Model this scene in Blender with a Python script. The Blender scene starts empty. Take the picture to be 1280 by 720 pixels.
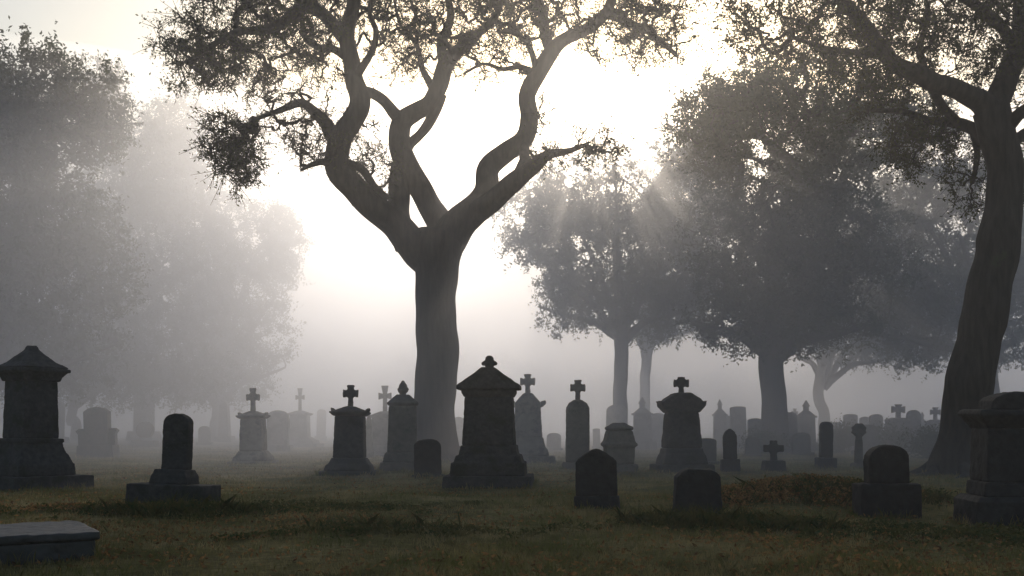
import bpy, bmesh, math, random
import numpy as np
from mathutils import Vector, Matrix

# ------------------------------------------------------------------ basics
random.seed(7)
RNG = np.random.default_rng(11)
S = bpy.context.scene
COL = S.collection
F = 1244.4          # focal length in photo pixels (35 mm on 36 mm, 1280 wide)
HZ = 530.0          # horizon row
EYE = 1.4

def at(px, py, d):
    return Vector(((px - 640) / F * d, d, EYE + (HZ - py) / F * d))

def gz(x, y):
    """height of the ground (works on numbers and arrays)"""
    z = 0.035 * np.sin(x * 0.55 + 1.3 + 0.4 * np.sin(y * 0.31)) * np.cos(y * 0.43 + 0.6)
    z = z + 0.02 * np.sin(x * 1.7 + y * 0.9) + 0.015 * np.sin(y * 1.9 - x * 1.1 + 2.0)
    far = np.clip((y - 40) / 60.0, 0, 1)
    z = z + far * 0.25 * np.sin(x * 0.06 + 0.8) * np.cos(y * 0.05)
    def g(cx, cy, sx, sy, a):
        return a * np.exp(-((x - cx) / sx) ** 2 - ((y - cy) / sy) ** 2)
    z = z + g(4.9, 17.0, 1.4, 0.9, 0.34) + g(6.3, 18.2, 1.3, 0.9, 0.10)
    z = z + g(3.0, 13.2, 1.3, 0.5, 0.09) + g(-5.2, 15.4, 1.6, 0.7, 0.08)
    z = z + g(-2.2, 12.2, 1.4, 0.5, 0.05)
    return z

def tag(o, label=None, cat=None, group=None, kind=None):
    if label: o["label"] = label
    if cat: o["category"] = cat
    if group: o["group"] = group
    if kind: o["kind"] = kind
    return o

def empty(name, loc, rz=0.0):
    o = bpy.data.objects.new(name, None)
    o.empty_display_size = 0.3
    o.location = loc
    o.rotation_euler = (0, 0, rz)
    COL.objects.link(o)
    return o

def link(name, me, mat=None, parent=None):
    o = bpy.data.objects.new(name, me)
    if mat: me.materials.append(mat)
    COL.objects.link(o)
    if parent: o.parent = parent
    return o

def np_mesh(name, verts, faces, k, smooth=False):
    """verts (n,3); faces (m,k) index array"""
    me = bpy.data.meshes.new(name)
    verts = np.ascontiguousarray(verts, dtype=np.float32)
    faces = np.ascontiguousarray(faces, dtype=np.int32)
    me.vertices.add(len(verts))
    me.vertices.foreach_set("co", verts.ravel())
    me.loops.add(faces.size)
    me.loops.foreach_set("vertex_index", faces.ravel())
    me.polygons.add(len(faces))
    me.polygons.foreach_set("loop_start", np.arange(0, faces.size, k, dtype=np.int32))
    if smooth:
        me.polygons.foreach_set("use_smooth", np.ones(len(faces), dtype=bool))
    me.update(calc_edges=True)
    return me

# --------------------------------------------------------------- materials
def new_mat(name):
    m = bpy.data.materials.new(name)
    m.use_nodes = True
    m.node_tree.nodes.clear()
    return m, m.node_tree.nodes, m.node_tree.links

def ramp(N, stops):
    r = N.new("ShaderNodeValToRGB")
    e = r.color_ramp.elements
    while len(e) < len(stops): e.new(0.5)
    for i, (p, c) in enumerate(stops):
        e[i].position = p
        e[i].color = (*c, 1)
    return r

def noise(N, L, coord, scale, detail=5, rough=0.6):
    n = N.new("ShaderNodeTexNoise")
    n.inputs["Scale"].default_value = scale
    n.inputs["Detail"].default_value = detail
    n.inputs["Roughness"].default_value = rough
    L.new(coord, n.inputs["Vector"])
    return n

def solid_mat(name, stops, scale, bump_scale, bump, rough=0.9, spec=0.2, stain=None, detail=6, stretch=None):
    m, N, L = new_mat(name)
    out = N.new("ShaderNodeOutputMaterial")
    b = N.new("ShaderNodeBsdfPrincipled")
    tc = N.new("ShaderNodeTexCoord")
    bsrc = tc.outputs["Object"]
    if stretch:
        mp = N.new("ShaderNodeMapping"); mp.inputs["Scale"].default_value = stretch
        L.new(bsrc, mp.inputs["Vector"]); bsrc = mp.outputs[0]
    n1 = noise(N, L, bsrc, scale, detail)
    r = ramp(N, stops)
    L.new(n1.outputs["Fac"], r.inputs["Fac"])
    colour = r.outputs["Color"]
    if stain:
        n3 = noise(N, L, tc.outputs["Object"], stain[1], 8, 0.7)
        rr = ramp(N, [(stain[2], (0, 0, 0)), (stain[2] + 0.08, (1, 1, 1))])
        L.new(n3.outputs["Fac"], rr.inputs["Fac"])
        mx = N.new("ShaderNodeMix"); mx.data_type = "RGBA"
        L.new(rr.outputs["Color"], mx.inputs[0])
        L.new(colour, mx.inputs[6])
        mx.inputs[7].default_value = (*stain[0], 1)
        colour = mx.outputs[2]
    L.new(colour, b.inputs["Base Color"])
    b.inputs["Roughness"].default_value = rough
    b.inputs["Specular IOR Level"].default_value = spec
    n2 = noise(N, L, bsrc, bump_scale, 7, 0.65)
    bp = N.new("ShaderNodeBump")
    bp.inputs["Strength"].default_value = bump
    bp.inputs["Distance"].default_value = 0.02
    L.new(n2.outputs["Fac"], bp.inputs["Height"])
    L.new(bp.outputs["Normal"], b.inputs["Normal"])
    L.new(b.outputs[0], out.inputs[0])
    return m

def leaf_mat(name, c0, c1, scale, transl=0.35, patch=None):
    m, N, L = new_mat(name)
    out = N.new("ShaderNodeOutputMaterial")
    tc = N.new("ShaderNodeTexCoord")
    n1 = noise(N, L, tc.outputs["Object"], scale, 3)
    r = ramp(N, [(0.35, c0), (0.65, c1)])
    L.new(n1.outputs["Fac"], r.inputs["Fac"])
    colour = r.outputs["Color"]
    if patch:
        n3 = noise(N, L, tc.outputs["Object"], patch[1], 4)
        rr = ramp(N, [(0.45, (0, 0, 0)), (0.62, (1, 1, 1))])
        L.new(n3.outputs["Fac"], rr.inputs["Fac"])
        mx = N.new("ShaderNodeMix"); mx.data_type = "RGBA"
        L.new(rr.outputs["Color"], mx.inputs[0])
        L.new(colour, mx.inputs[6])
        mx.inputs[7].default_value = (*patch[0], 1)
        colour = mx.outputs[2]
    d = N.new("ShaderNodeBsdfDiffuse")
    t = N.new("ShaderNodeBsdfTranslucent")
    L.new(colour, d.inputs[0]); L.new(colour, t.inputs[0])
    mx = N.new("ShaderNodeMixShader"); mx.inputs[0].default_value = transl
    L.new(d.outputs[0], mx.inputs[1]); L.new(t.outputs[0], mx.inputs[2])
    L.new(mx.outputs[0], out.inputs[0])
    return m

M = {}
M["granite"] = solid_mat("granite", [(0.3, (0.028, 0.028, 0.032)), (0.7, (0.07, 0.069, 0.067))], 9, 40, 0.5,
                         stain=((0.03, 0.033, 0.027), 2.2, 0.52))
M["limestone"] = solid_mat("limestone", [(0.3, (0.11, 0.105, 0.095)), (0.7, (0.19, 0.18, 0.165))], 6, 30, 0.5,
                           stain=((0.06, 0.06, 0.05), 1.8, 0.5))
M["sandstone"] = solid_mat("sandstone", [(0.3, (0.09, 0.078, 0.068)), (0.7, (0.16, 0.14, 0.12))], 5, 30, 0.5,
                           stain=((0.07, 0.07, 0.055), 2.6, 0.54))
M["slate"] = solid_mat("slate", [(0.3, (0.016, 0.017, 0.02)), (0.7, (0.038, 0.039, 0.042))], 8, 35, 0.5, rough=0.75,
                       stain=((0.055, 0.06, 0.045), 5.0, 0.64))
M["slab"] = solid_mat("slab_stone", [(0.3, (0.02, 0.02, 0.022)), (0.7, (0.06, 0.06, 0.062))], 7, 22, 0.4, rough=0.5,
                      spec=0.45, stain=((0.035, 0.035, 0.03), 2.5, 0.54))
M["bark"] = solid_mat("bark", [(0.3, (0.022, 0.02, 0.019)), (0.7, (0.06, 0.053, 0.047))], 7, 9, 1.0,
                      stain=((0.05, 0.06, 0.035), 1.0, 0.62), stretch=(1, 1, 0.18))
M["leaf"] = leaf_mat("oak_leaves", (0.035, 0.05, 0.02), (0.085, 0.09, 0.035), 1.1, 0.4)
M["far_leaf"] = leaf_mat("far_leaves", (0.03, 0.05, 0.025), (0.07, 0.085, 0.035), 0.7, 0.3)
M["grass"] = leaf_mat("grass_blades", (0.11, 0.105, 0.035), (0.46, 0.36, 0.17), 2.6, 0.5, ((0.13, 0.14, 0.04), 0.7))
M["weed"] = leaf_mat("weed_leaves", (0.04, 0.07, 0.02), (0.15, 0.12, 0.04), 5, 0.3)
M["litter"] = leaf_mat("dead_leaves", (0.10, 0.05, 0.022), (0.48, 0.27, 0.11), 9, 0.4)

def ground_mat():
    m, N, L = new_mat("turf")
    out = N.new("ShaderNodeOutputMaterial")
    b = N.new("ShaderNodeBsdfPrincipled")
    tc = N.new("ShaderNodeTexCoord")
    n1 = noise(N, L, tc.outputs["Object"], 0.5, 8, 0.65)
    r = ramp(N, [(0.30, (0.05, 0.055, 0.022)), (0.48, (0.2, 0.17, 0.075)), (0.64, (0.38, 0.31, 0.16))])
    L.new(n1.outputs["Fac"], r.inputs["Fac"])
    n2 = noise(N, L, tc.outputs["Object"], 9, 8, 0.75)
    r2 = ramp(N, [(0.35, (0.45, 0.45, 0.4)), (0.7, (1.3, 1.25, 1.1))])
    L.new(n2.outputs["Fac"], r2.inputs["Fac"])
    mx = N.new("ShaderNodeMix"); mx.data_type = "RGBA"; mx.blend_type = "MULTIPLY"
    mx.inputs[0].default_value = 1
    L.new(r.outputs["Color"], mx.inputs[6]); L.new(r2.outputs["Color"], mx.inputs[7])
    L.new(mx.outputs[2], b.inputs["Base Color"])
    b.inputs["Roughness"].default_value = 1
    b.inputs["Specular IOR Level"].default_value = 0.05
    bp = N.new("ShaderNodeBump"); bp.inputs["Strength"].default_value = 0.8
    bp.inputs["Distance"].default_value = 0.05
    n4 = noise(N, L, tc.outputs["Object"], 22, 8, 0.8)
    L.new(n4.outputs["Fac"], bp.inputs["Height"])
    L.new(bp.outputs["Normal"], b.inputs["Normal"])
    L.new(b.outputs[0], out.inputs[0])
    return m
M["ground"] = ground_mat()

# ------------------------------------------------------------------ ground
def axis(lo, hi, near, step, grow):
    a = [near]
    s = step
    while a[-1] < hi: a.append(a[-1] + s); s *= grow
    b = [near]
    s = step
    while b[-1] > lo: b.append(b[-1] - s); s *= grow
    return np.array(sorted(set(b[1:] + a)))
xs = axis(-230, 230, 0.0, 0.22, 1.013)
ys = axis(-30, 330, 14.0, 0.16, 1.013)
X, Y = np.meshgrid(xs, ys)
Z = gz(X, Y)
nx, ny = len(xs), len(ys)
idx = np.arange(nx * ny).reshape(ny, nx)
fc = np.stack([idx[:-1, :-1], idx[:-1, 1:], idx[1:, 1:], idx[1:, :-1]], -1).reshape(-1, 4)
g = link("ground", np_mesh("ground", np.stack([X, Y, Z], -1).reshape(-1, 3), fc, 4, True), M["ground"])
tag(g, kind="structure")

def vnoise(x, y, s, seed):
    r = np.random.default_rng(seed)
    v = 0
    for k in range(5):
        a, b, c = r.uniform(0, 6.28, 3)
        f = s * r.uniform(0.6, 1.7)
        v = v + np.sin(x * f * math.cos(a) + y * f * math.sin(a) + b + 1.3 * np.sin(y * f * 0.6 + c))
    return v / 5

# blades of grass -----------------------------------------------------------
def blades(n, lo, hi, hmin, hmax, width, seed, name, mat, keep=None, lean=0.5):
    r = np.random.default_rng(seed)
    y = lo * (hi / lo) ** r.random(n)
    x = (r.random(n) * 2 - 1) * (0.60 * y + 1.5)
    dens = 0.5 + 0.5 * vnoise(x, y, 1.3, 5) + 0.25 * vnoise(x, y, 5.0, 9)
    k = r.random(n) < np.clip(dens + 0.25, 0.12, 1)
    if keep is not None: k &= keep(x, y, r)
    x, y, dens = x[k], y[k], dens[k]; n = len(x)
    h = r.uniform(hmin, hmax, n) * (0.6 + 0.7 * np.clip(dens, 0, 1)) * r.choice([1, 1, 1, 1.6], n)
    w = width * np.sqrt(np.clip(y / 12, 0.7, 4))
    a = r.uniform(0, 6.283, n)
    ln = r.uniform(0.1, lean, n) * h * 1.6
    la = r.uniform(0, 6.283, n)
    z = gz(x, y) - 0.004
    p = np.stack([x, y, z], -1)
    sd = np.stack([np.cos(a) * w, np.sin(a) * w, np.zeros(n)], -1)
    tip = np.stack([np.cos(la) * ln, np.sin(la) * ln, h], -1)
    mid = tip * np.array([0.35, 0.35, 0.6])
    V = np.stack([p - sd, p + sd, p + mid + sd * 0.6, p + tip, p + mid - sd * 0.6], 1)
    i = np.arange(n)[:, None] * 5
    # two quads would be heavier; a quad and a triangle folded into one pentagon
    Fc = i + np.array([[0, 1, 2, 3, 4]])
    o = link(name, np_mesh(name, V.reshape(-1, 3), Fc, 5), mat)
    return tag(o, kind="stuff")

gr = blades(330000, 8.6, 60, 0.03, 0.085, 0.0035, 21, "grass", M["grass"])
tag(gr, "short dry green and tan grass covering the cemetery ground", "grass")

def weed_keep(x, y, r):
    m = np.exp(-((x - 4.9) / 1.45) ** 2 - ((y - 17) / 0.9) ** 2) + 0.7 * np.exp(-((x - 6.2) / 1.2) ** 2 - ((y - 17.4) / 0.8) ** 2)
    m += np.exp(-((x - 3.0) / 1.3) ** 2 - ((y - 13.2) / 0.45) ** 2)
    m += 0.5 * np.exp(-((x + 5.2) / 1.6) ** 2 - ((y - 15.4) / 0.7) ** 2)
    m += 0.4 * np.exp(-((x + 1.6) / 1.5) ** 2 - ((y - 12.6) / 0.5) ** 2)
    m = np.where(m < 0.22, 0, m)
    return r.random(len(x)) < m * 0.9
wd = blades(400000, 11, 20, 0.07, 0.19, 0.006, 33, "weeds", M["weed"], weed_keep, 0.9)
tag(wd, "tangled taller weeds growing on low mounds in the grass", "weeds")

def litter(n, seed):
    r = np.random.default_rng(seed)
    y = 8.6 * (34 / 8.6) ** r.random(n)
    x = (r.random(n) * 2 - 1) * (0.60 * y + 1.5)
    m = 0.3 + 0.6 * vnoise(x, y, 0.9, 71) + 0.3 * vnoise(x, y, 3.1, 72)
    m += 1.6 * np.exp(-((x - 4.6) / 1.3) ** 2 - ((y - 16.6) / 0.8) ** 2) + 0.8 * np.exp(-((x - 3.2) / 2) ** 2 - ((y - 12) / 1.5) ** 2)
    m += 0.9 * np.exp(-((x + 3.6) / 2.2) ** 2 - ((y - 14) / 1.8) ** 2)
    k = r.random(n) < m
    x, y = x[k], y[k]; n = len(x)
    z = gz(x, y) + r.uniform(0.01, 0.06, n) + 0.07 * np.exp(-((x - 4.8) / 1.4) ** 2 - ((y - 17) / 0.9) ** 2) * r.random(n)
    return leaf_quads(np.stack([x, y, z], -1), 0.026, 0.05, r, flat=0.55)

def leaf_quads(P, smin, smax, r, flat=0.0):
    n = len(P)
    d = r.normal(size=(n, 3)); d[:, 2] *= (1 - flat)
    d /= np.linalg.norm(d, axis=1)[:, None] + 1e-9
    u = r.normal(size=(n, 3))
    if flat: u[:, 2] *= (1 - flat)
    u -= (u * d).sum(1)[:, None] * d
    u /= np.linalg.norm(u, axis=1)[:, None] + 1e-9
    s = r.uniform(smin, smax, n)[:, None]
    V = np.stack([P - d * s, P + u * s * 0.45, P + d * s, P - u * s * 0.45], 1)
    Fc = np.arange(n)[:, None] * 4 + np.array([[0, 1, 2, 3]])
    return V.reshape(-1, 3), Fc
v, f = litter(34000, 51)
def bramble(cx, cy, sx, sy, h, n, seed):
    r = np.random.default_rng(seed)
    k = 40                                    # stems, leaves clustered round them
    x = np.repeat(r.normal(cx, sx, n // k), k) + r.normal(size=n // k * k) * .10
    y = np.repeat(r.normal(cy, sy, n // k), k) + r.normal(size=n // k * k) * .10
    top = np.repeat(r.uniform(.3, 1, n // k) * h, k)
    z = gz(x, y) + top * r.random(len(x)) ** .7
    return leaf_quads(np.stack([x, y, z], -1), .018, .045, r, flat=.3)
def brambles(name, label, specs, mat):
    V, Q, b = [], [], 0
    for sp in specs:
        v, f = bramble(*sp); V.append(v); Q.append(f + b); b += len(v)
    tag(link(name, np_mesh(name, np.concatenate(V), np.concatenate(Q), 4), M[mat]), label, name.replace("_", " "), kind="stuff")
brambles("ground_ivy", "low green leafy ground cover on the small mounds", [(3.0, 13.2, .9, .25, .14, 5200, 1), (5.6, 17.2, 1.0, .5, .26, 6800, 2), (-5.4, 15.6, 1.2, .5, .14, 5200, 3),
    (-1.6, 12.4, .9, .3, .10, 3200, 4), (6.3, 12.4, 1.3, .5, .10, 5600, 7), (-2.6, 16.8, .8, .3, .09, 2400, 9)], "weed")
brambles("dead_bracken", "rusty brown dead bracken piled on the mound between the right foreground headstones", [(4.6, 16.8, .85, .4, .24, 6400, 5), (5.7, 17.6, .7, .4, .28, 4200, 6),
    (-6.6, 16.0, .7, .4, .12, 2600, 8)], "litter")
lt = link("fallen_leaves", np_mesh("fallen_leaves", v, f, 4), M["litter"])
tag(lt, "scattered brown fallen leaves lying in the grass", "leaves", kind="stuff")

# ------------------------------------------------------------------- trees
def sweep(pts, rad, sides, seed, ridges=0.0, wob=0.12):
    """closed tube along a polyline, smooth-resampled"""
    pts = [Vector(p) for p in pts]
    n = len(pts)
    P, R = [], []
    for i in range(n - 1):
        p0, p1, p2, p3 = pts[max(i - 1, 0)], pts[i], pts[i + 1], pts[min(i + 2, n - 1)]
        seg = (p2 - p1).length
        k = max(2, int(seg / 0.16))
        for j in range(k):
            t = j / k
            q = 0.5 * ((2 * p1) + (p2 - p0) * t + (2 * p0 - 5 * p1 + 4 * p2 - p3) * t * t + (3 * p1 - p0 - 3 * p2 + p3) * t ** 3)
            P.append(q); R.append(rad[i] * (1 - t) + rad[i + 1] * t)
    P.append(pts[-1]); R.append(rad[-1])
    P = np.array([tuple(p) for p in P]); R = np.array(R)
    r = np.random.default_rng(seed)
    L = np.concatenate([[0], np.cumsum(np.linalg.norm(np.diff(P, axis=0), axis=1))])
    for ax in (0, 1, 2):         # gnarly wobble
        for _ in range(2):
            P[:, ax] += wob * np.minimum(R, 0.3) * np.sin(L * r.uniform(2, 5) + r.uniform(0, 6)) * np.minimum(L / 0.5, 1)
    T = np.gradient(P, axis=0); T /= np.linalg.norm(T, axis=1)[:, None]
    ref = np.array([0.3, 1, 0.12]); 
    U = np.cross(T, ref); U /= np.linalg.norm(U, axis=1)[:, None]
    W = np.cross(T, U)
    a = np.linspace(0, 2 * np.pi, sides, endpoint=False)
    RR = R[:, None] * np.ones(sides)[None]
    if ridges:
        for _ in range(7):
            kf = r.integers(1, 9); ph = r.uniform(0, 6.28); lf = r.uniform(0.5, 4)
            RR = RR * (1 + ridges / (1 + 0.2 * kf) * np.sin(a[None] * kf + ph + 0.9 * np.sin(L[:, None] * lf + ph)) * (0.6 + 0.4 * np.sin(L[:, None] * lf * 0.8 + ph)))
    V = P[:, None] + RR[..., None] * (np.cos(a)[None, :, None] * U[:, None] + np.sin(a)[None, :, None] * W[:, None])
    m = len(P)
    ii = np.arange(m * sides).reshape(m, sides)
    A = ii[:-1]; B = np.roll(ii, -1, 1)[:-1]; C_ = np.roll(ii, -1, 1)[1:]; D = ii[1:]
    Fc = np.stack([A, B, C_, D], -1).reshape(-1, 4)
    return V.reshape(-1, 3), Fc, P, R

def chains_mesh(Pc, Rc, sides=5):
    """Pc (n,K,3) paths, Rc (n,K) radii -> tubes"""
    n, K, _ = Pc.shape
    T = np.gradient(Pc, axis=1); T /= np.linalg.norm(T, axis=2)[..., None] + 1e-9
    ref = np.array([0.31, 0.87, 0.38])
    U = np.cross(T, ref); U /= np.linalg.norm(U, axis=2)[..., None] + 1e-9
    W = np.cross(T, U)
    a = np.linspace(0, 2 * np.pi, sides, endpoint=False)
    V = Pc[:, :, None] + Rc[:, :, None, None] * (np.cos(a)[:, None] * U[:, :, None] + np.sin(a)[:, None] * W[:, :, None])
    ii = np.arange(n * K * sides).reshape(n, K, sides)
    A = ii[:, :-1]; B = np.roll(ii, -1, 2)[:, :-1]; C_ = np.roll(ii, -1, 2)[:, 1:]; D = ii[:, 1:]
    return V.reshape(-1, 3), np.stack([A, B, C_, D], -1).reshape(-1, 4)

def tree(name, label, cat, d, limbs, lobes, seed, leaf_n=90, leaf=(0.05, 0.09), mat="leaf", base_py=None,
         twig=0.6, r_tw=0.013, group=None, wig=0.14, sprays=9, twiglets=True, thick=1.0, roots=0):
    """limbs: lists of (px, py, radius_px, depth offset m); lobes: (px,py,rx,ry px, depth m, depth radius m, clumps)"""
    r = np.random.default_rng(seed)
    m_px = d / F
    bx, by = limbs[0][0][0], d + limbs[0][0][3]
    bx = (bx - 640) / F * by
    root = empty(name, (bx, by, float(gz(bx, by))))
    tag(root, label, cat, group)
    off = np.array([bx, by, root.location.z])
    VV, FF, base = [], [], 0
    SP, SR = [], []
    for li, lm in enumerate(limbs):
        pts = [tuple(at(q[0], q[1], d + q[3])) for q in lm]
        rad = [q[2] * m_px for q in lm]
        if li == 0:
            p = list(pts[0]); p[2] = root.location.z - 0.3; pts[0] = tuple(p)
        v, f, P, R = sweep(pts, rad, 28 if li == 0 else 14, seed * 50 + li, 0.03 if li == 0 else 0.035, 0.05 if li == 0 else 0.07)
        link("limb" if li else "trunk", np_mesh("limb" if li else "trunk", v - off, f, 4, True), M["bark"], root)
        sel = P[:, 2] > root.location.z + (2.2 if li == 0 else 0)
        if li > 0 or len(limbs) == 1 or True:
            SP.append(P[sel][::2]); SR.append(R[sel][::2])
    if roots:
        for q in range(roots):
            a = 2 * math.pi * (q + r.uniform(-.25, .25)) / roots
            R0 = limbs[0][2][2] * m_px
            ln = r.uniform(1.5, 2.6) * R0
            pp = []
            for t, hh in ((.25, 1.5), (.75, .62), (1.25, .2), (1.75, .04), (1 + ln / R0, -.12)):
                aa = a + .18 * math.sin(t * 2 + q)
                x_, y_ = bx + math.cos(aa) * R0 * t, by + math.sin(aa) * R0 * t
                pp.append((x_, y_, float(gz(x_, y_)) + hh * R0))
            v, f, P, R = sweep(pp, [R0 * .5, R0 * .36, R0 * .27, R0 * .18, R0 * .06], 12, seed * 70 + q, .05, .1)
            link("root", np_mesh("root", v - off, f, 4, True), M["bark"], root)
    SP = np.concatenate(SP); SR = np.concatenate(SR)
    # prefer the thinner limbs as places for a branch to leave
    C = []
    LFAC = []
    for lb in lobes:
        px, py, rx, ry, dd, dr, n = lb[:7]
        n = int(n * thick)
        LFAC += [lb[7] if len(lb) > 7 else 1.0] * n
        c = np.array(at(px, py, d + dd))
        u = r.normal(size=(n, 3)); u /= np.linalg.norm(u, axis=1)[:, None]
        u *= r.random(n)[:, None] ** (1 / 2.1)
        C.append(c + u * np.array([rx * m_px, dr, ry * m_px]))
    C = np.concatenate(C); LFAC = np.array(LFAC)
    sel = C[:, 2] > off[2] + 0.6
    if thick > 1:                                # uneven outline and gaps
        q = r.uniform(0, 6.28, 6)
        nz = np.sin(C[:, 0] * 1.1 + q[0] + 1.5 * np.sin(C[:, 2] * .8 + q[1])) + np.sin(C[:, 2] * 1.5 + q[2] + 1.2 * np.sin(C[:, 0] * .7 + q[3])) \
            + .8 * np.sin(C[:, 0] * 2.3 + C[:, 2] * 1.9 + q[4]) + .6 * np.sin(C[:, 1] * 1.3 + q[5])
        sel &= (nz > -1.3) | (r.random(len(C)) < .25)
    C = C[sel]; LFAC = LFAC[sel]
    dist = np.array([np.min(np.linalg.norm(SP - c, axis=1)) for c in C])
    order = np.argsort(dist)
    C = C[order]; LFAC = LFAC[order]
    n = len(C); K = 8
    nodes = np.full((len(SP) + n * (K - 1), 3), 1e9)
    nodes[:len(SP)] = SP
    own = np.full(len(nodes), -1); own_k = np.zeros(len(nodes), int)
    bias = np.zeros(len(nodes)); bias[:len(SP)] = SR * 0.8
    m = len(SP)
    paths = np.zeros((n, K, 3)); par = np.zeros((n, 2), int)
    tt = np.linspace(0, 1, K)
    for i in range(n):
        c = C[i]
        q = np.linalg.norm(nodes[:m] - c, axis=1) + bias[:m]
        j = int(np.argmin(q))
        p0 = nodes[j]; v = c - p0; Ln = np.linalg.norm(v) + 1e-6
        side = r.normal(size=3); side -= side.dot(v) / Ln ** 2 * v; side /= np.linalg.norm(side) + 1e-9
        side2 = r.normal(size=3)
        pth = p0 + tt[:, None] * v + (np.sin(tt * np.pi) * wig * Ln * r.uniform(-1.2, 1.2))[:, None] * side \
            + (np.sin(tt * np.pi * 2.5 + r.uniform(0, 3)) * np.sin(tt * np.pi) * wig * 0.7 * min(Ln, 1.5))[:, None] * side2
        paths[i] = pth
        par[i] = (own[j], own_k[j])
        nodes[m:m + K - 1] = pth[1:]
        own[m:m + K - 1] = i; own_k[m:m + K - 1] = np.arange(1, K)
        m += K - 1
    cnt = np.ones((n, K))
    for i in range(n - 1, -1, -1):
        pi, pk = par[i]
        if pi >= 0: cnt[pi, :pk + 1] += cnt[i, 0]
    rc = r_tw * cnt ** 0.47
    rc[:, -1] *= 0.6
    v, f = chains_mesh(paths, rc, 6)
    bv, bf = [v], [f]
    # sprays of twiglets carrying the leaves
    base_p = np.repeat(C, sprays, 0)
    outd = np.repeat((paths[:, -1] - paths[:, -3]), sprays, 0)
    outd /= np.linalg.norm(outd, axis=1)[:, None] + 1e-9
    dirv = r.normal(size=base_p.shape) + outd * 0.7
    dirv /= np.linalg.norm(dirv, axis=1)[:, None]
    Ls = r.uniform(0.45, 1.25, len(base_p)) * twig
    tk = np.linspace(0, 1, 4)
    bend = r.normal(size=base_p.shape) * 0.22
    tp = base_p[:, None] + (dirv * Ls[:, None])[:, None] * tk[None, :, None] + (bend * Ls[:, None])[:, None] * (tk ** 2)[None, :, None]
    if twiglets:
        v, f = chains_mesh(tp, np.tile(np.array([0.011, 0.010, 0.008, 0.005]), (len(tp), 1)) * (d / 36), 3)
        bf.append(f + len(bv[0])); bv.append(v)
    link("branchwork", np_mesh("branchwork", np.concatenate(bv) - off, np.concatenate(bf), 4, True), M["bark"], root)  # side branches, plus twiglets where those are built
    per = max(1, int(leaf_n / sprays))
    t = r.random((len(tp), per)) ** 0.8
    amt = r.random(len(tp)) * 1.6 * np.repeat(LFAC, sprays)               # uneven leafiness
    keep = r.random(t.shape) < amt[:, None]
    lp = tp[:, 0][:, None] + (dirv * Ls[:, None])[:, None] * t[..., None] + (bend * Ls[:, None])[:, None] * (t ** 2)[..., None]
    lp = lp + r.normal(size=lp.shape) * 0.075 * twig / 0.6
    v, f = leaf_quads(lp[keep], leaf[0], leaf[1], r)
    link("crown", np_mesh("crown", v - off, f, 4), M[mat], root)
    return root

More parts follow.
